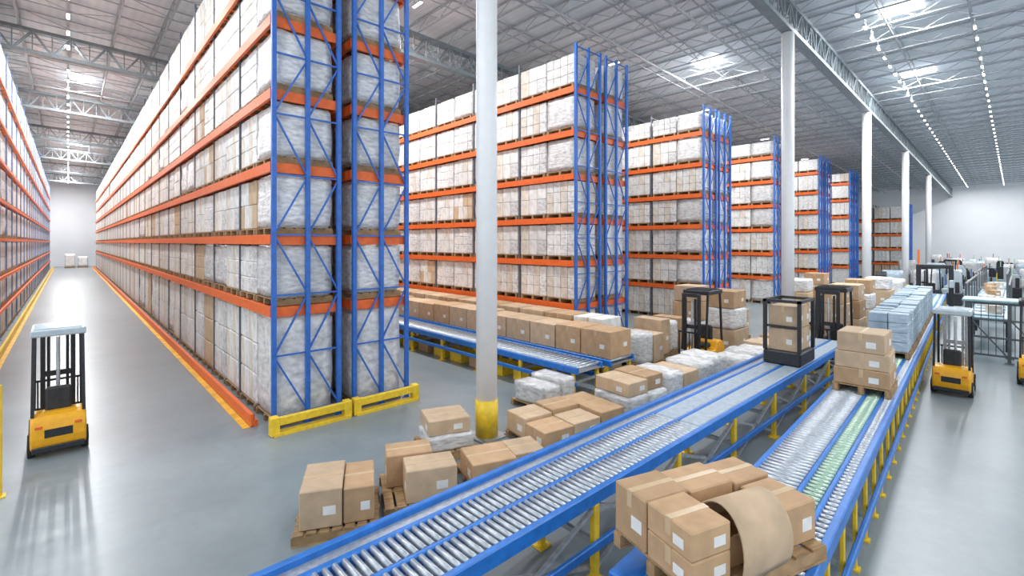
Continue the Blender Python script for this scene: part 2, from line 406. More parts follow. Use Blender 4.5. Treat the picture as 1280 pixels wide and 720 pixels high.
# ------------------------------------------------------------------ racks
LOADS = []
def rack(label, rname, x0, y0, nb, levels, top, bm_, ex=1, vis=lambda row, i, y: True, bay=2.75, rowsn=2, seed=1, inner='slate', push=0.0, bh=.20, endv=(0, 1, 2, 5, 8)):
    """x0: face toward the left aisle (ex=1: rack extends to +x, -1: to -x); ends at y0, runs to +Y"""
    rr = random.Random(seed)
    root = empty('pallet_rack', (x0, y0, 0), 0, label, 'rack', 'pallet racks')
    D = 1.4
    beams = []; bars = []
    for row in range(rowsn):
        ro = row * 1.65
        xa, xb = ro * ex, (ro + D) * ex
        for i in range(nb + 1):
            y = i * bay; m1 = MB()
            off = .05 if i == 0 else .115 + push
            pts = [xa + off * ex, xb - off * ex]
            if i == 0: pts.insert(1, (xa + xb) / 2)
            pw = .085 if i == 0 else .055
            for px in pts:
                m1.box((px, y, top / 2), (pw, pw, top)); m1.box((px, y, .01), (.15 if push == 0 else .09, .14, .02))
            st = 1.2 if i < 6 else 2.4
            for p, q in zip(pts[:-1], pts[1:]):
                z = .25; k = 0
                while z + st < top:
                    m1.bar((p, y, z), (q, y, z), .032)
                    m1.bar((p if k % 2 else q, y, z), (q if k % 2 else p, y, z + st), .032)
                    z += st; k += 1
                m1.bar((p, y, top - .1), (q, y, top - .1), .032)
            m1.build('upright_frame', 'blue' if i == 0 else inner, root)
        for L in levels:
            m1 = MB(); m1.box(((xa + xb) / 2, .08, L - .11), (D - .1, .05, .20)); m1.build('end_beam', bm_, root)
        for i in range(nb):
            ya, yb = i * bay + (.055 if i == 0 else 0), (i + 1) * bay
            for L in levels:
                for px in (xa + .03 * ex, xb - .03 * ex):
                    dist = (Vector((x0 + px, y0 + ya, L)) - CAM).length + (6 if px == xb - .03 * ex else 0) + row * 8
                    beams.append((dist, lambda mb, px=px, ya=ya, yb=yb, L=L: mb.box((px, (ya + yb) / 2, L - bh / 2), (.06, yb - ya, bh))))
                for f in (.12, .38, .62, .88):
                    y = ya + (yb - ya) * f
                    dist = (Vector((x0 + xa, y0 + y, L)) - CAM).length + row * 8
                    bars.append((dist, lambda mb, y=y, L=L, xa=xa, xb=xb: mb.box(((xa + xb) / 2, y, L - .03), (D - .12, .08, .05))))
            tops = [0.0] + list(levels); nxt = list(levels) + [top - .05]
            for li, z in enumerate(tops):
                gap = nxt[li] - z - bh - .14 - .01
                for s in range(2):
                    if rr.random() < .006 and i > 0: continue
                    idx = i * 2 + s + 1
                    LOADS.append(dict(x=x0 + (xa + xb) / 2 - (.025 if ex > 0 else 0), y=y0 + i * bay + bay / 2 + (-.66 if s == 0 else .66) + (.015 if i == 0 and s == 0 else 0), z=z + .002, h=gap * rr.uniform(.975, 1.0),
                                      r=rname[row], li=li, idx=idx, v=rr.choices(range(len(VAR)), VW)[0] if not (i == 0 and s == 0) else rr.choice(endv), sc=rr.uniform(.98, 1.0),
                                      vis=vis(row, i, y0 + i * bay), rz=rr.uniform(-.006, .006)))
    limited('beam', beams, bm_, root); limited('support_bar', bars, bm_, root)
    return root
LV1 = [2.42, 3.86, 5.3, 6.75, 8.2, 9.65]
LV2 = [1.65, 3.1, 4.55, 6.0, 7.45, 8.9]
rack('tallest blue and orange pallet rack beside the left aisle', ['tallest rack', "tallest rack's right row"], 2.9, 10, 30, LV1, 11.4, 'orange',
     vis=lambda r, i, y: r == 0 or i < 1, seed=3, endv=(0, 1, 0, 1, 2))
rack('second blue and orange pallet rack, behind the boxes conveyor', ['second orange rack', "second orange rack's right row"], 12.2, 10, 12, LV2, 10.3, 'orange',
     vis=lambda r, i, y: (r == 0 and i < 4), seed=5)
rack('third blue and orange pallet rack, right of the second', ['third orange rack', "third orange rack's right row"], 21.5, 10, 6, LV2, 10.1, 'orange',
     vis=lambda r, i, y: (r == 0 and i < 2), seed=6)
rack('fourth blue and orange pallet rack, behind the second column', ['fourth orange rack', "fourth orange rack's right row"], 30.8, 10, 5, LV2, 10.1, 'orange',
     vis=lambda r, i, y: (r == 0 and i < 2), seed=7)
rack('fifth blue and orange pallet rack, just left of third column', ['fifth orange rack', "fifth orange rack's right row"], 40.1, 10, 5, LV2, 10.1, 'orange',
     vis=lambda r, i, y: (r == 0 and i < 1), seed=8)
rack('sixth blue and orange pallet rack behind the third column', ['sixth orange rack', "sixth orange rack's right row"], 49.4, 10, 5, LV2, 10.0, 'orange',
     vis=lambda r, i, y: False, seed=9)
rack('low far pallet rack by the white end wall', ['low far rack', "low far rack's right row"], 61.0, 7.6, 5, LV2[:4], 7.6, 'orange', vis=lambda r, i, y: False, seed=10)
rack('pallet rack with pale blue uprights and white goods left of the aisle', ['rack left of aisle', 'left rack hidden row'], -1.78, 15.25, 28, [1.2, 2.42, 3.86, 5.3, 6.75, 8.2, 9.75], 11.6, 'orange', ex=-1,
     vis=lambda r, i, y: r == 0 and y > 24, seed=11, inner='steelblue', bh=.12)
for a in LOADS: a['d'] = (Vector((a['x'], a['y'], a['z'])) - CAM).length + (0 if a['vis'] else 1000)
LOADS.sort(key=lambda a: a['d'])
mb = MB()
for k in range(6): mb.box((-.6 + .1 + k * .2, 0, .128), (.15, 1.22, .022))
for k in (-1, 0, 1): mb.box((0, k * .56, .062), (1.2, .09, .11)); mb.box((0, k * .56, .008), (1.2, .1, .014))
rp = mb.mesh('rack_pallet', 'wood')
LW = ['ground'] + ONES[1:]
for a in LOADS[:290]:
    desc, me = VAR[a['v']]
    pos = '%s level, %s from near end, %s' % (LW[a['li']], nth(a['idx']), a['r'])
    p = link('wooden_pallet', rp, None, (a['x'], a['y'], a['z']), a['rz']); tag(p, 'wooden pallet under load at ' + pos, 'pallet', 'pallets in the racks')
    o = link('pallet_load', me, None, (a['x'], a['y'], a['z'] + .142), a['rz']); o.scale = (a['sc'], a['sc'], a['h'])
    tag(o, '%s at %s' % (desc, pos), 'pallet load', 'loads in the racks')
ml = MB(); mp = MB(); rr = random.Random(2)
for a in LOADS[290:]:
    x, y, z, h = a['x'], a['y'], a['z'] + .142, a['h']
    v = a['v']
    if v < 3: ml.box((x, y, z + h / 2), (1.14, 1.25, h), .04, m=[0, 0, 2][v])
    else:
        n = 3 if v in (3, 6) else 4
        for s in range(n): ml.box((x, y + (s + .5 - n / 2) * 1.26 / n, z + h / 2), (1.14, 1.26 / n - .015, h * rr.uniform(.96, 1)), m=4 if v == 6 else rr.choice([0, 1, 1, 2, 0, 3] + ([4] if v == 7 else [3] if v == 8 else [])))
    mp.box((x, y, a['z'] + .128), (1.2, 1.22, .022))
    for k in (-1, 0, 1): mp.box((x, y + k * .56, a['z'] + .06), (1.2, .09, .115))
tag(ml.build('far_loads', ['film', 'whitebox', 'greyfilm', 'beige', 'card2']), 'white and brown pallet loads filling the far rack bays', 'pallet load', None, 'stuff')
tag(mp.build('far_pallets', 'wood'), 'wooden pallets under loads in the far rack bays', 'pallet', None, 'stuff')
# guards at rack ends
gl = ['left half of tallest rack end', 'right half of tallest rack end', 'left half of second rack end', 'right half of second rack end', 'left half of third rack end', 'right half of third rack end']
for i, x in enumerate([2.9, 4.55, 12.2, 13.85, 21.5, 23.15]):
    r = empty('rack_end_guard', (x + .7, 9.72, 0), 0, 'low yellow steel guard at foot of ' + gl[i], 'guard', 'yellow rack end guards')
    m1 = MB(); m1.box((0, 0, .26), (1.44, .1, .16), .015); m1.build('rail', 'yellow', r)
    for s in (-1, 1):
        m1 = MB(); m1.box((s * .72, .02, .18), (.16, .18, .36), .015); m1.build('post', 'yellow', r)
    m1 = MB(); m1.box((0, 0, .03), (1.5, .2, .06)); m1.build('floor_plate', 'yellow', r)
mb = MB(); mb.box((2.70, 51.5, .13), (.08, 82, .26), .02)
for k in range(31): mb.box((2.76, 10.6 + k * 2.7, .06), (.08, .2, .12))
tag(mb.build('guard_rail', 'orange'), 'long orange floor rail along foot of tallest rack', 'guard rail')
mb = MB(); mb.box((-1.60, 55, .13), (.08, 78, .26), .02)
for k in range(29): mb.box((-1.66, 16.2 + k * 2.7, .06), (.06, .2, .12))
tag(mb.build('guard_rail', 'yellow'), 'long yellow floor rail along foot of left rack', 'guard rail')

# ------------------------------------------------------------------ conveyors
def conveyor(loc, rz, L, W, h, pitch, label, lanes=1, guard=False, brace=False, legm='yellow', lower=False, lane_m=None, step=1.8, legw=.09, rr_=.033, belt_from=None, ys=None):
    root = empty('roller_conveyor', loc, rz, label, 'conveyor')
    ca, sa = math.cos(rz), math.sin(rz)
    def dist(x, y): return (Vector((loc[0] + x * ca - y * sa, loc[1] + x * sa + y * ca, h)) - CAM).length
    ys = ys or [-W / 2 + W * k / lanes for k in range(lanes + 1)]
    for k, y in enumerate(ys):
        m1 = MB(); m1.box((L / 2, y, h - .085), (L, .075 if k in (0, lanes) else .055, .16), .012); m1.build('side_rail', 'rail', root)
    lane_m = lane_m or ['roller'] * lanes
    for k in range(lanes):
        a, b = ys[k] + .03, ys[k + 1] - .03; it = []
        x = .08; xe = belt_from or L - .05
        while x < xe:
            it.append((dist(x, (a + b) / 2), lambda mb, x=x, a=a, b=b: mb.cyl((x, a, h - rr_ - .003), (x, b, h - rr_ - .003), rr_, 10)))
            x += pitch
        limited('roller', it, lane_m[k], root, 98 // lanes, True)
        if belt_from:
            m1 = MB(); m1.box(((belt_from + L) / 2 - .02, (a + b) / 2, h - .035), (L - belt_from - .04, b - a, .06), .025); m1.build('belt', 'belt', root)
        m1 = MB(); m1.box((L / 2, (a + b) / 2, h - .125), (L, b - a, .02)); m1.build('drip_tray', 'steel', root)
    n = max(2, int(L / step))
    for i in range(n + 1):
        x = .15 + (L - .3) * i / n
        for y in (ys[0], ys[-1]):
            m1 = MB(); m1.box((x, y, (h - .16) / 2), (legw, legw * .8, h - .16), .008); m1.box((x, y, .012), (legw * 2, legw * 1.8, .024)); m1.build('leg', legm, root)
        m1 = MB(); m1.box((x, 0, .42), (.05, W - .07, .06)); m1.build('crossbar', 'steel', root)
        if brace and i < n:
            x2 = .15 + (L - .3) * (i + 1) / n
            for y in (ys[0], ys[-1]):
                m1 = MB(); m1.bar((x, y, .12), (x2, y, h - .2), .04); m1.build('brace', 'steel', root)
                m1 = MB(); m1.bar((x, y + .045, h - .2), (x2, y + .045, .12), .04); m1.build('brace', 'steel', root)
    if lower:
        for y in (ys[0] - .06, ys[-1] + .06):
            m1 = MB(); m1.box((L / 2, y, .42), (L, .05, .1), .01); m1.build('lower_rail', 'rail', root)
    if guard:
        m1 = MB(); m1.box((L / 2, ys[-1] + .13, h - .06), (L, .16, .02)); m1.build('side_tray', 'steel', root)
        m1 = MB(); m1.box((L / 2, ys[-1] + .24, h - .06), (L, .07, .15), .01); m1.build('outer_rail', 'rail', root)
    return root
WH = 1.0
conveyor((-1.5, 3.58, 0), 0, 17.0, .80, WH, .085, 'wide blue-railed roller conveyor running diagonally from the bottom edge', lanes=2, guard=True, brace=True, lower=True, rr_=.027, belt_from=8.3)
RS = math.atan(.05)
def ry(x): return 1.69 + .05 * (x - 5.6)
conveyor((2.7, ry(2.7), 0), RS, 30.8, .93, WH, .10, 'multi-lane blue roller conveyor with yellow legs at right', lanes=3, lower=True, lane_m=['roller', 'green', 'roller'], step=.72, legw=.055, rr_=.03, ys=[-.465, -.30, -.06, .465])
conveyor((9.05, 6.95, 0), PI / 2, 18, .9, .8, .15, 'low blue roller conveyor running behind the floor pallets', lower=True)
conveyor((10.4, 6.95, 0), PI / 2, 18, 1.0, .75, .15, 'blue conveyor carrying the long row of brown boxes')

# blue support table beside the near end of the right conveyor
r = empty('support_table', (3.98, 2.32, 0), RS, 'low blue support table under left side of nearest boxes', 'table')
m1 = MB(); m1.box((0, 0, .80), (1.1, .30, .10), .015); m1.build('top_frame', 'rail', r)
for sx in (-1, 1):
    for sy in (-1, 1):
        m1 = MB(); m1.box((sx * .48, sy * .1, .37), (.07, .07, .75), .008); m1.box((sx * .48, sy * .1, .01), (.14, .1, .02)); m1.build('leg', 'rail', r)
m1 = MB(); m1.box((0, .1, .3), (.9, .05, .08)); m1.build('stretcher', 'rail', r)

# near pallet of boxes
G = 'cartons at near end of right conveyor'
th = math.radians(-18); cx, cy = 4.14, 1.80
def L2W(lx, ly): return (cx + lx * math.cos(th) - ly * math.sin(th), cy + lx * math.sin(th) + ly * math.cos(th))
z0 = WH
pallet((cx, cy, z0), th, 1.50, .96, 'wooden pallet under the nearest boxes on the right conveyor')
zt = z0 + .14
for lx, ly, w, d, hs, nm in [(-.54, -.19, .40, .48, (.22, .22), 'front left'), (-.50, .27, .48, .40, (.43,), 'back left'), (.02, .27, .52, .40, (.40,), 'back middle'), (.53, .27, .46, .40, (.36,), 'back right'), (.54, -.17, .40, .44, (.34,), 'front right')]:
    z = zt
    for k, h in enumerate(hs):
        p = L2W(lx, ly)
        carton((p[0], p[1], z), th + random.uniform(-.006, .006), w, d, h, '%s brown carton at %s of nearest pallet' % (['lower', 'upper'][k] if len(hs) > 1 else 'large', nm), G); z += h + .003
p = L2W(.0, -.15)
r = empty('open_carton', (p[0], p[1], zt + .002), th, 'open brown carton with big curled cardboard sheet, front of nearest pallet', 'box')
m1 = MB(); w, d, h = .60, .38, .24
m1.box((0, d / 2, h / 2), (w, .012, h)); m1.box((0, -d / 2, h / 2), (w, .012, h)); m1.box((-w / 2, 0, h / 2), (.012, d, h)); m1.box((w / 2, 0, h / 2), (.012, d, h)); m1.box((0, 0, .006), (w, d, .012))
m1.build('body', 'card', r)
# big stiff sheet curled into a half pipe with straight ends, arching over the open box
vs = []; fs = []; nz = 20; nx = 2
for j in range(nz + 1):
    t = math.radians(-22 + 196 * j / nz)
    yy = -.075 - .27 * math.cos(t); zz = .12 + .36 * math.sin(t)
    for i in range(nx + 1):
        u = i / nx
        vs.append((-.31 + .60 * u + .04 * math.sin(t), yy - .035 * (1 - u), zz * (1 - .08 * u)))
for j in range(nz):
    for i in range(nx): a = j * (nx + 1) + i; fs.append((a, a + 1, a + nx + 2, a + nx + 1))
m1 = MB(); m1._add(vs, fs, 0); o = m1.build('curled_sheet', 'card2', r, True)
sm = o.modifiers.new('thick', 'SOLIDIFY'); sm.thickness = .016

# right conveyor stacks
x = 10.8; pallet((x, ry(x), WH), RS, 1.0, .86, 'wooden pallet under large brown cartons on the right conveyor')
for k, (w, d, h, m) in enumerate([(.96, .82, .29, 'card'), (.92, .80, .29, 'card2'), (.80, .70, .35, 'card2')]):
    carton((x + (-.05 if k == 2 else 0), ry(x), WH + .142 + k * .293), RS + [0, .02, -.03][k], w, d, h, 'large brown carton, %s layer of three on right conveyor' % ['bottom', 'middle', 'top'][k], 'large cartons on right conveyor', m)
bl = [stack_mesh(3, 2, 4, ['bluebox', 'bluefilm', 'bluebox'], 40 + k, .98, .76, .92, .08) for k in range(3)]
for k in range(9):
    x = 14.6 + 1.10 * k
    pallet((x, ry(x), WH), RS, 1.0, .82, 'wooden pallet under the %s pale blue carton load on right conveyor' % nth(k + 1))
    tag(link('carton_load', bl[k % 3], None, (x, ry(x), WH + .142), RS), '%s pale blue carton load from camera on right conveyor' % nth(k + 1), 'pallet load', 'pale blue loads')

# caged cart on wide conveyor
r = empty('caged_cart', (12.0, 3.58, WH), 0, 'open dark framed cart of cartons standing on the wide conveyor', 'cart')
m1 = MB(); m1.box((0, 0, .15), (1.04, .76, .30), .03); m1.build('base', 'dark', r)
for sx in (-1, 1):
    for sy in (-1, 1):
        m1 = MB(); m1.box((sx * .485, sy * .345, .85), (.07, .07, 1.1)); m1.build('corner_post', 'dark', r)
m1 = MB()
for s in (-1, 1): m1.box((0, s * .345, 1.40), (1.04, .07, .06)); m1.box((s * .485, 0, 1.40), (.07, .76, .06))
m1.build('top_frame', 'dark', r)
for s in (-1, 1):
    m1 = MB(); m1.box((s * .485, 0, .84), (.04, .62, .05)); m1.build('crossbar', 'dark', r)
for k in range(2):
    for s in (-1, 1): carton((12.0 + s * .22, 3.58, WH + .302 + k * .50), 0, .42, .58, .49, '%s %s pale carton inside the dark framed cart' % (['lower', 'upper'][k], 'left' if s < 0 else 'right'), 'cartons in the cart', 'card2')

# floor pallets ------------------------------------------------------
GF = 'cartons on the floor pallets'
def fp(x, y, rzd, w, d, plabel, items):
    rz = math.radians(rzd); pallet((x, y, 0), rz, w, d, plabel)
    for (lx, ly, lz, bw, bd, bh, lab, m) in items:
        p = (x + lx * math.cos(rz) - ly * math.sin(rz), y + lx * math.sin(rz) + ly * math.cos(rz), .141 + lz)
        if m in ('film',): wrapped(p, rz, bw, bd, bh, lab, 'white packs on floor pallets', seed=int(x * 7 + lx * 31 + lz * 11) % 50, amp=.03)
        else: carton(p, rz + random.uniform(-.012, .012), bw, bd, bh, lab, GF, m)
fp(2.64, 6.2, -26, 1.05, .95, 'wooden pallet under two joined cartons, leftmost floor pallet', [
    (-.19, .0, 0, .50, .80, .48, 'larger brown carton of two on the leftmost floor pallet', 'card2'), (.26, .0, 0, .38, .76, .44, 'smaller brown carton of two on the leftmost floor pallet', 'card')])
fp(3.78, 6.02, -24, 1.1, 1.05, 'wooden pallet under two cube cartons, second from left', [
    (-.14, .26, 0, .66, .46, .46, 'cube brown carton at back of second floor pallet', 'card'), (.10, -.25, 0, .70, .48, .44, 'cube brown carton at front of second floor pallet', 'card2')])
fp(4.92, 7.0, -20, .95, .9, 'wooden pallet left of the yellow column base', [
    (0, 0, 0, .84, .79, .24, 'white wrapped pack under carton left of yellow column base', 'film'), (0, .02, .25, .74, .66, .26, 'brown carton on white pack left of yellow column base', 'card2')])
fp(5.0, 5.55, -20, 1.3, .95, 'wooden pallet in front of the yellow column base', [
    (-.27, -.05, 0, .70, .66, .32, 'larger brown carton in front of yellow column base', 'card'), (.38, .08, 0, .54, .58, .28, 'smaller brown carton in front of yellow column base', 'card2')])
fp(7.0, 5.95, -9, 2.0, 1.25, 'wide wooden pallet of five cartons right of the column', [
    (-.66, .30, 0, .64, .58, .36, 'back left carton of the group right of the column', 'card2'), (-.66, -.30, 0, .65, .59, .30, 'front left carton of the group right of the column', 'card'),
    (.0, .30, 0, .65, .58, .40, 'back middle carton of the group right of the column', 'card'), (.0, -.3, 0, .65, .59, .32, 'front middle carton of the group right of the column', 'card2'),
    (.66, 0, 0, .62, 1.16, .38, 'long right carton of the group right of the column', 'card')])
fp(7.95, 7.4, 0, 1.1, 1.1, 'wooden pallet of two white packs behind the five cartons', [
    (-.27, 0, 0, .51, 1.0, .42, 'left white pack of two behind the five cartons', 'film'), (.27, 0, 0, .51, 1.0, .50, 'right white pack of two behind the five cartons', 'film')])
fp(8.75, 5.65, -6, 1.3, 1.1, 'wooden pallet of white packs topped by two cartons', [
    (-.32, 0, 0, .62, 1.0, .46, 'left white pack carrying a carton, middle floor', 'film'), (.32, 0, 0, .62, 1.0, .46, 'right white pack carrying a carton, middle floor', 'film'),
    (-.31, 0, .48, .6, .88, .27, 'left brown carton on top of the white packs', 'card2'), (.31, .05, .48, .6, .84, .29, 'right brown carton on top of the white packs', 'card')])
fp(10.1, 5.6, -4, 1.3, 1.1, 'wooden pallet under a tall white pack beside brown carton', [
    (-.32, 0, 0, .62, 1.0, .70, 'tall white pack beside brown carton, before the forklift', 'film'), (.32, 0, 0, .62, .95, .62, 'brown carton beside white pack, before the forklift', 'card2')])
fp(11.45, 5.5, -4, 1.3, 1.05, 'wooden pallet of two white packs nearest the middle forklift', [
    (-.32, 0, 0, .62, .98, .70, 'left white pack nearest the middle forklift', 'film'), (.32, 0, 0, .62, .98, .76, 'right white pack nearest the middle forklift', 'film')])
for k, (x, ms) in enumerate([(12.85, ('film', 'film')), (14.2, ('film', 'card2')), (15.5, ('card2', 'card'))]):
    fp(x, 4.98, 0, 1.24, 1.0, 'wooden pallet in row beside wide conveyor, %s past the white packs' % nth(k + 1), [
        (-.31, 0, 0, .59, .92, .66, 'left goods on pallet %s past the white packs' % nth(k + 1), ms[0]), (.31, 0, 0, .59, .92, .72, 'right goods on pallet %s past the white packs' % nth(k + 1), ms[1])])
for i, (x, y, nm, ms) in enumerate([(16.1, 6.7, 'left of the second column', ('card2', 'film', 'card')), (20.0, 4.6, 'right of the second column', ('card', 'card2', 'card')),
                                (21.8, 4.5, 'beyond the black forklift', ('card2', 'card', 'card2')), (16.9, 8.3, 'behind the middle forklift', ('film', 'card', 'card2')), (25, 4.7, 'midway to third column', ('card2', 'film', 'card')),
                                (23.4, 6.6, 'before the third rack end', ('film', 'card2', 'film')), (27.2, 4.4, 'just before the third column', ('card', 'card2', 'film')), (28.5, 7.2, 'before the fourth rack', ('film', 'card2', 'card'))]):
    fp(x, y, 0, 1.2, 1.1, 'wooden pallet under tall pile ' + nm, [
        (0, 0, 0, 1.1, 1.0, .72, 'bottom block of the tall pile ' + nm, ms[0]), (0, 0, .74, 1.05, .98, .66, 'middle block of the tall pile ' + nm, ms[1]), (0, 0, 1.42, .95, .9, .55, 'top block of the tall pile ' + nm, ms[2])])
for i, (x, y, nm, ms, hh) in enumerate([(12.7, 7.9, 'behind the middle forklift mast', ('film', 'card2'), .9), (14.2, 8.2, 'at foot of the second rack', ('card2', 'film'), 1.1), (15.55, 8.3, 'right of the second rack foot', ('card', 'film'), 1.0), (18.6, 7.6, 'between second and third rack', ('card', 'card2'), 1.1), (20.2, 8.4, 'left of third rack foot', ('film', 'card'), 1.0)]):
    fp(x, y, 0, 1.2, 1.1, 'wooden pallet under low goods ' + nm, [(-.29, 0, 0, .55, 1.0, hh, 'left half of low goods ' + nm, ms[0]), (.29, 0, 0, .55, 1.0, hh * .9, 'right half of low goods ' + nm, ms[1])])
# row of boxes on long conveyor
y = 7.0; k = 1
while y < 23.4:
    w = random.choice([.85, .95, 1.0]); h = random.choice([.60, .64, .68])
    carton((10.4 + random.uniform(-.02, .02), y + w / 2, .752), random.uniform(-.01, .01), .92, w, h, 'brown carton, %s from near end of the conveyor row' % nth(k), 'carton row on conveyor', random.choice(['card', 'card2', 'card2']))
    y += w + .04; k += 1
# bank of cartons on pallets between that conveyor and the second rack
for k in range(14):
    y = 8.6 + k * 1.16
    pallet((11.52, y, 0), 0, .95, 1.1, 'wooden pallet in carton bank by second rack, %s from near end' % nth(k + 1))
    for q in range(2):
        carton((11.52, y, .142 + q * .685), random.uniform(-.015, .015), .9, 1.06, .68, '%s carton of %s stack in bank beside second rack' % (['bottom', 'top'][q], nth(k + 1)), 'carton bank', random.choice(['card', 'card2', 'card2', 'whitebox']))
# totes under the low blue conveyor
for k in range(14):
    y = 8.1 + k * .95
    r = empty('tote', (9.05 + random.uniform(-.04, .04), y, 0), random.uniform(-.05, .05), 'small yellow open tote under low blue conveyor, %s from near end' % nth(k + 1) if k % 3 else 'small brown open tote under low blue conveyor, %s from near end' % nth(k + 1), 'tote', 'totes under conveyor')
    m1 = MB(); m1.box((0, 0, .01), (.56, .6, .02))
    for s in (-1, 1): m1.box((s * .27, 0, .15), (.02, .6, .3)); m1.box((0, s * .29, .15), (.56, .02, .3))
    m1.build('body', 'yellow' if k % 3 else 'card', r)
    m1 = MB()
    for s in (-1, 1): m1.box((s * .285, 0, .3), (.04, .64, .03)); m1.box((0, s * .305, .3), (.6, .04, .03))
    m1.build('rim', 'yellow' if k % 3 else 'card', r)

# ------------------------------------------------------------------ forklifts (local +Y is the fork side)
def forklift(loc, rz, label, body='amber', roof='white', mastm='dark', sc=(.8, .9, 1), beacon=True):
    r = empty('forklift', loc, rz, label, 'forklift', 'forklifts'); r.scale = sc
    m1 = MB(); m1.prism([(-.74, .12), (-.82, .20), (-.86, .34), (-.86, .50), (-.82, .62), (-.72, .70), (-.60, .74), (-.3, .74), (-.22, .52), (.5, .46), (.55, .14)], -.46, .46); o = m1.build('chassis', body, r)
    bv = o.modifiers.new('bevel', 'BEVEL'); bv.width = .05; bv.segments = 3; bv.limit_method = 'ANGLE'
    m1 = MB(); m1.box((0, -.855, .16), (.86, .05, .10), .015); m1.build('rear_bumper', 'dark', r)
    m1 = MB(); m1.box((0, -.862, .42), (.46, .012, .14), .004); m1.build('rear_grille', 'dark', r)
    for sx in (-1, 1):
        m1 = MB(); m1.box((sx * .32, -.855, .54), (.12, .03, .05), .008); m1.build('tail_lamp', 'orange', r)
    m1 = MB(); m1.box((0, -.2, .60), (.46, .42, .12), .03); m1.build('seat', 'seat', r)
    m1 = MB(); m1.box((0, -.42, .88), (.44, .12, .52), .04); m1.build('seat_back', 'seat', r)
    m1 = MB(); m1.bar((0, .38, .45), (0, .2, .92), .05); m1.build('steering_column', 'dark', r)
    m1 = MB(); n = 14
    for k in range(n):
        a, b = 2 * PI * k / n, 2 * PI * (k + 1) / n
        f = lambda t: (.15 * math.cos(t), .19 + .14 * math.sin(t), .93 + .06 * math.sin(t))
        m1.bar(f(a), f(b), .025)
    m1.bar((-.14, .19, .93), (.14, .19, .93), .02); m1.build('steering_wheel', 'dark', r)
    for sx in (-1, 1):
        m1 = MB(); m1.bar((sx * .42, -.70, .70), (sx * .40, -.60, 2.08), .06); m1.build('guard_post', 'dark', r)
        m1 = MB(); m1.bar((sx * .42, .5, .42), (sx * .40, .30, 2.08), .06); m1.build('guard_post', 'dark', r)
    m1 = MB(); m1.box((0, -.16, 2.12), (.92, 1.06, .12), .02)
    for k in range(6): m1.box((0, -.56 + k * .16, 2.185), (.8, .06, .03))
    m1.build('overhead_guard', roof, r)
    for sx in (-1, 1):
        m1 = MB(); m1.box((sx * .27, .66, 1.1), (.09, .12, 2.0), .01); m1.build('mast_rail', mastm, r)
        m1 = MB(); m1.box((sx * .17, .72, 1.05), (.06, .08, 1.86), .008); m1.build('inner_mast_rail', mastm, r)
    for z in (.2, 1.2, 2.06):
        m1 = MB(); m1.box((0, .66, z), (.62, .08, .1)); m1.build('mast_crossbar', mastm, r)
    m1 = MB(); m1.cyl((0, .6, .2), (0, .6, 1.9), .04, 10); m1.build('lift_cylinder', 'steel', r, True)
    m1 = MB(); m1.box((0, .79, .2), (.8, .04, .1)); m1.box((0, .79, .5), (.8, .04, .08))
    for k in range(5): m1.box((-.36 + k * .18, .79, .63), (.03, .03, .88))
    m1.box((0, .79, 1.05), (.8, .03, .04)); m1.build('carriage', 'dark', r)
    for sx in (-1, 1):
        m1 = MB(); m1.box((sx * .24, .83, .3), (.11, .04, .52)); m1.prism([(.81, .04), (.81, .085), (1.5, .06), (1.85, .045), (1.85, .035)], sx * .24 - .055, sx * .24 + .055); m1.build('fork', 'steel', r)
        for y, rad in ((.38, .22), (-.55, .19)):
            m1 = MB(); m1.cyl((sx * .38, y, rad), (sx * .50, y, rad), rad, 20); w = m1.build('wheel', 'rubber', r, True)
            m1 = MB(); m1.cyl((sx * .49, y, rad), (sx * .51, y, rad), rad * .5, 14); m1.build('hub', 'steel', w)
    if beacon:
        m1 = MB(); m1.cyl((.3, -.55, 2.175), (.3, -.55, 2.27), .05, 12, r2=.035); m1.build('beacon', 'orange', r)
    return r
forklift((-.13, 12.1, 0), math.radians(1), 'yellow forklift with pale grey roof in the left aisle', roof='silver', sc=(.78, .85, 1.0), beacon=False)
forklift((16.2, 1.12, 0), -PI / 2, 'yellow forklift with silver roof right of the conveyor', roof='silver', mastm='steel', sc=(.76, .85, .94), beacon=False)
forklift((18.7, -.36, 0), -PI / 2, 'yellow forklift cut off by the right frame edge', roof='dark', beacon=False)
forklift((13.8, 6.5, 0), PI / 2, 'yellow forklift with black mast and roof behind the white packs', roof='dark', sc=(.85, .9, 1.05), beacon=False)
forklift((16.9, 3.85, 0), PI / 2, 'black forklift at the far end of wide conveyor', body='dark', roof='dark', sc=(.9, .75, 1.08), beacon=False)
forklift((56.2, 3.9, 0), 2.2, 'far yellow forklift near the white end wall', roof='dark')
forklift((48, -2.2, 0), .6, 'far yellow forklift beside the bluish far goods', roof='white')
forklift((39.5, 3.9, 0), 1.2, 'dark forklift behind the strapping machine', body='dark', roof='dark')

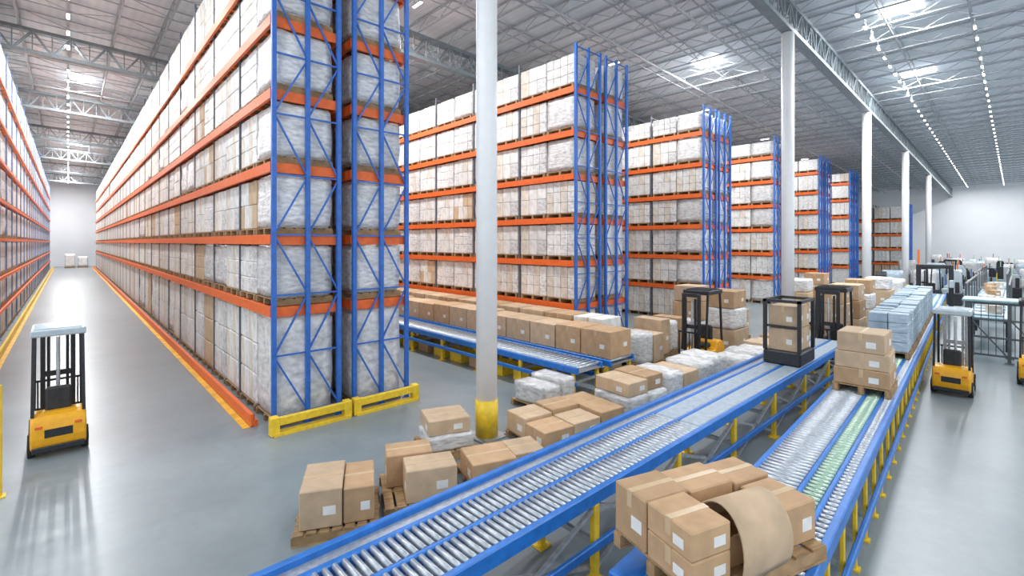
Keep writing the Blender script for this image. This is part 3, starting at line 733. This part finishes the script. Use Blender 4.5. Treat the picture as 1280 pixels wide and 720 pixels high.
# ------------------------------------------------------------------ right background
r = empty('equipment_frame', (20.9, -.6, 0), 0, 'dark grey metal frame with pale blue top at the right edge', 'frame')
for k in range(5):
    for q in (0, .9):
        m1 = MB(); m1.box((q, 1.7 - k * .9, .92), (.08, .08, 1.84)); m1.box((q, 1.7 - k * .9, .01), (.2, .2, .02)); m1.build('post', 'fgrey', r)
for k in range(4):
    m1 = MB(); yc = 1.25 - k * .9
    for z in (.2, .75, 1.3, 1.8): m1.box((0, yc, z), (.05, .82, .06))
    m1.bar((0, yc - .41, .2), (0, yc + .41, 1.3), .04)
    for q in range(5): m1.box((.02, yc - .33 + q * .165, 1.0), (.02, .02, 1.6))
    m1.build('lattice_panel', 'fgrey', r)
m1 = MB(); m1.box((.45, -.1, 1.88), (1.1, 3.9, .08), .02); m1.build('top_panel', 'teal', r)
for i, (x, y, L) in enumerate([(23, .75, 6.5), (31, .9, 6), (38.5, .9, 5)]):
    r = empty('sorting_table', (x, y, 0), 0, ['pale teal sorting table just behind the dark grey frame', 'pale teal sorting table, second behind the dark grey frame', 'pale teal sorting table, third behind the dark grey frame'][i], 'table', 'sorting tables')
    m1 = MB(); m1.box((L / 2, 0, 1.1), (L, 1.1, .08), .02); m1.build('table_top', 'teal', r)
    for s in (-1, 1):
        m1 = MB(); m1.box((L / 2, s * .53, 1.2), (L, .05, .16), .01); m1.build('side_guard', 'fgrey', r)
        for q in range(int(L / 1.6) + 1):
            m1 = MB(); m1.box((.1 + (L - .2) * q / int(L / 1.6), s * .48, .53), (.08, .08, 1.06)); m1.build('leg', 'dark', r)
            m1 = MB(); m1.box((.1 + (L - .2) * q / int(L / 1.6), s * .53, 1.75), (.05, .05, .98)); m1.build('upright', 'fgrey', r)
        m1 = MB(); m1.box((L / 2, s * .53, 2.24), (L, .05, .06)); m1.build('top_rail', 'fgrey', r)
    for q in range(int(L / 1.1)):
        m1 = MB(); m1.box((.6 + q * 1.1, 0, 1.18), (.5, .8, .08), .02); m1.build('tray', 'silver', r)
# small goods on the sorting tables
k = 1
for tx, ty, L in ((23, .75, 6.5), (31, .9, 6)):
    for q in range(5):
        x = tx + .6 + q * 1.1
        carton((x, ty + random.uniform(-.15, .15), 1.222), random.uniform(-.3, .3), .40, .36, random.choice([.24, .3, .36]), 'small carton on teal sorting tables, %s from the dark grey frame' % nth(k), 'cartons on sorting tables', random.choice(['card', 'whitebox', 'beige'])); k += 1
x = 34.3
r = empty('strapping_machine', (x, ry(x), 0), RS, 'black strapping machine arch at far end of right conveyor', 'machine')
for s in (-1, 1):
    m1 = MB(); m1.box((0, s * .66, 1.25), (.4, .2, 2.5), .03); m1.build('side_tower', 'dark', r)
m1 = MB(); m1.box((0, 0, 2.4), (.35, 1.16, .2), .03); m1.build('top_beam', 'dark', r)
m1 = MB(); m1.box((-.25, -.68, 1.5), (.12, .2, .4), .02); m1.build('control_panel', 'silver', r)
m1 = MB(); m1.cyl((0, .66, 2.5), (0, .66, 3.3), .05, 10); m1.build('signal_lamp', 'orange', r)
rp2 = random.Random(21)
spots = [(45, 1.8), (49, .6), (53, 3.0), (58, 1.6), (64, 5.0), (37.5, -2.2), (58, -1.2), (41.5, 2.9), (36.6, 5.9), (60, 4.9), (47, 2.9), (50.5, 1.9), (55.5, .9), (62, 2.0), (66, 2.8), (70, 3.4), (70.5, .6), (46, .2), (63, -.9), (52.5, -1.9),
         (44.5, 3.0), (38.5, 2.6), (51.5, .4), (57.6, 5.6), (68.5, 5.2), (72, 2.0), (31, -1.2), (34.5, -1.2), (28, -1.0), (40.5, -.6), (66, 1.2), (60, .9), (54.6, 2.0), (49.4, 3.0), (45.8, 5.7), (63.5, 3.6), (72.5, 4.6), (73, .2), (56.6, 2.3)]
for i, (x, y) in enumerate(spots):
    mt = rp2.choice(['dark', 'silver', 'dark', 'teal', 'steel']); hh = rp2.uniform(2.0, 3.0)
    r = empty('packing_machine', (x, y, 0), rp2.choice([0, PI / 2]), 'small %s packing machine with hood at far right, %s listed from camera' % ({'dark': 'dark', 'silver': 'pale', 'teal': 'teal', 'steel': 'grey'}[mt], nth(i + 1)), 'machine', 'packing machines')
    r.scale = (.62, .62, .72)
    m1 = MB(); m1.box((0, 0, .5), (1.8, 1.1, 1.0), .05); m1.build('body', mt, r)
    m1 = MB(); m1.prism([(-.5, 1.0), (-.5, hh - .5), (-.25, hh), (.35, hh), (.5, hh - .3), (.5, 1.0)], -.55, .25); m1.build('hood', rp2.choice(['dark', 'silver', 'steel']), r)
    m1 = MB(); m1.box((-.8, -.2, 1.45), (.1, .3, .9), .02); m1.build('control_panel', 'dark', r)
    m1 = MB()
    for s in (-1, 1): m1.box((.8, s * .45, 1.5), (.06, .06, 1.0))
    m1.box((.8, 0, 2.0), (.06, .96, .06)); m1.build('outfeed_frame', rp2.choice(['yellow', 'dark', 'rail']), r)
    m1 = MB(); m1.cyl((-.2, .2, hh), (-.2, .2, hh + .6), .05, 8); m1.build('signal_lamp', rp2.choice(['dark', 'orange', 'green']), r)
far = [(43, 4.4, 1.7, 'film'), (48, 4.6, 1.4, 'bluefilm'), (51, 4.6, 1.9, 'bluefilm'), (60, 3.2, 1.8, 'film'), (61.5, -.4, 1.6, 'bluefilm'), (67, 4.4, 1.9, 'film'), (68, 1.8, 2.0, 'film'), (54, -.6, 1.5, 'film'),
       (40, 5.8, 1.7, 'bluefilm'), (42, -1.9, 1.6, 'film'), (44.5, -1.2, 1.6, 'film'), (50.5, -1.2, 1.6, 'bluefilm'), (65.5, -.4, 1.9, 'film'), (70, 6.4, 2.2, 'film'), (57.6, 7.2, 1.9, 'film'), (34.5, 5.0, 1.5, 'film'),
       (.2, 94, 1.9, 'film'), (1.6, 95, 1.5, 'film')]
for i, (x, y, h, m) in enumerate(far):
    g = 'left aisle end' if y > 50 else 'white end wall side'; n = i + 1 if y < 50 else i - 15
    pallet((x, y, 0), 0, 1.2, 1.2, 'far wooden pallet, %s in line at %s' % (nth(n), g))
    wrapped((x, y, .14), 0, 1.15, 1.15, h, 'far %s wrapped load, %s in line at %s' % ('white' if m == 'film' else 'bluish', nth(n), g), 'far wrapped loads', m, 'wrapped_load', 'pallet load', i + 20)

# ------------------------------------------------------------------ world, camera
w = bpy.data.worlds.new('World'); S.world = w; w.use_nodes = True
bg = w.node_tree.nodes['Background']; bg.inputs['Color'].default_value = (.88, .94, 1, 1); bg.inputs['Strength'].default_value = 1.25
cd = bpy.data.cameras.new('Camera'); cd.sensor_width = 36; cd.lens = 593 / 1280 * 36; cd.shift_y = -57 / 1280; cd.clip_end = 400
co = bpy.data.objects.new('Camera', cd); C.objects.link(co); co.location = CAM
co.rotation_euler = (PI / 2, 0, -math.atan2(.683, .730)); S.camera = co
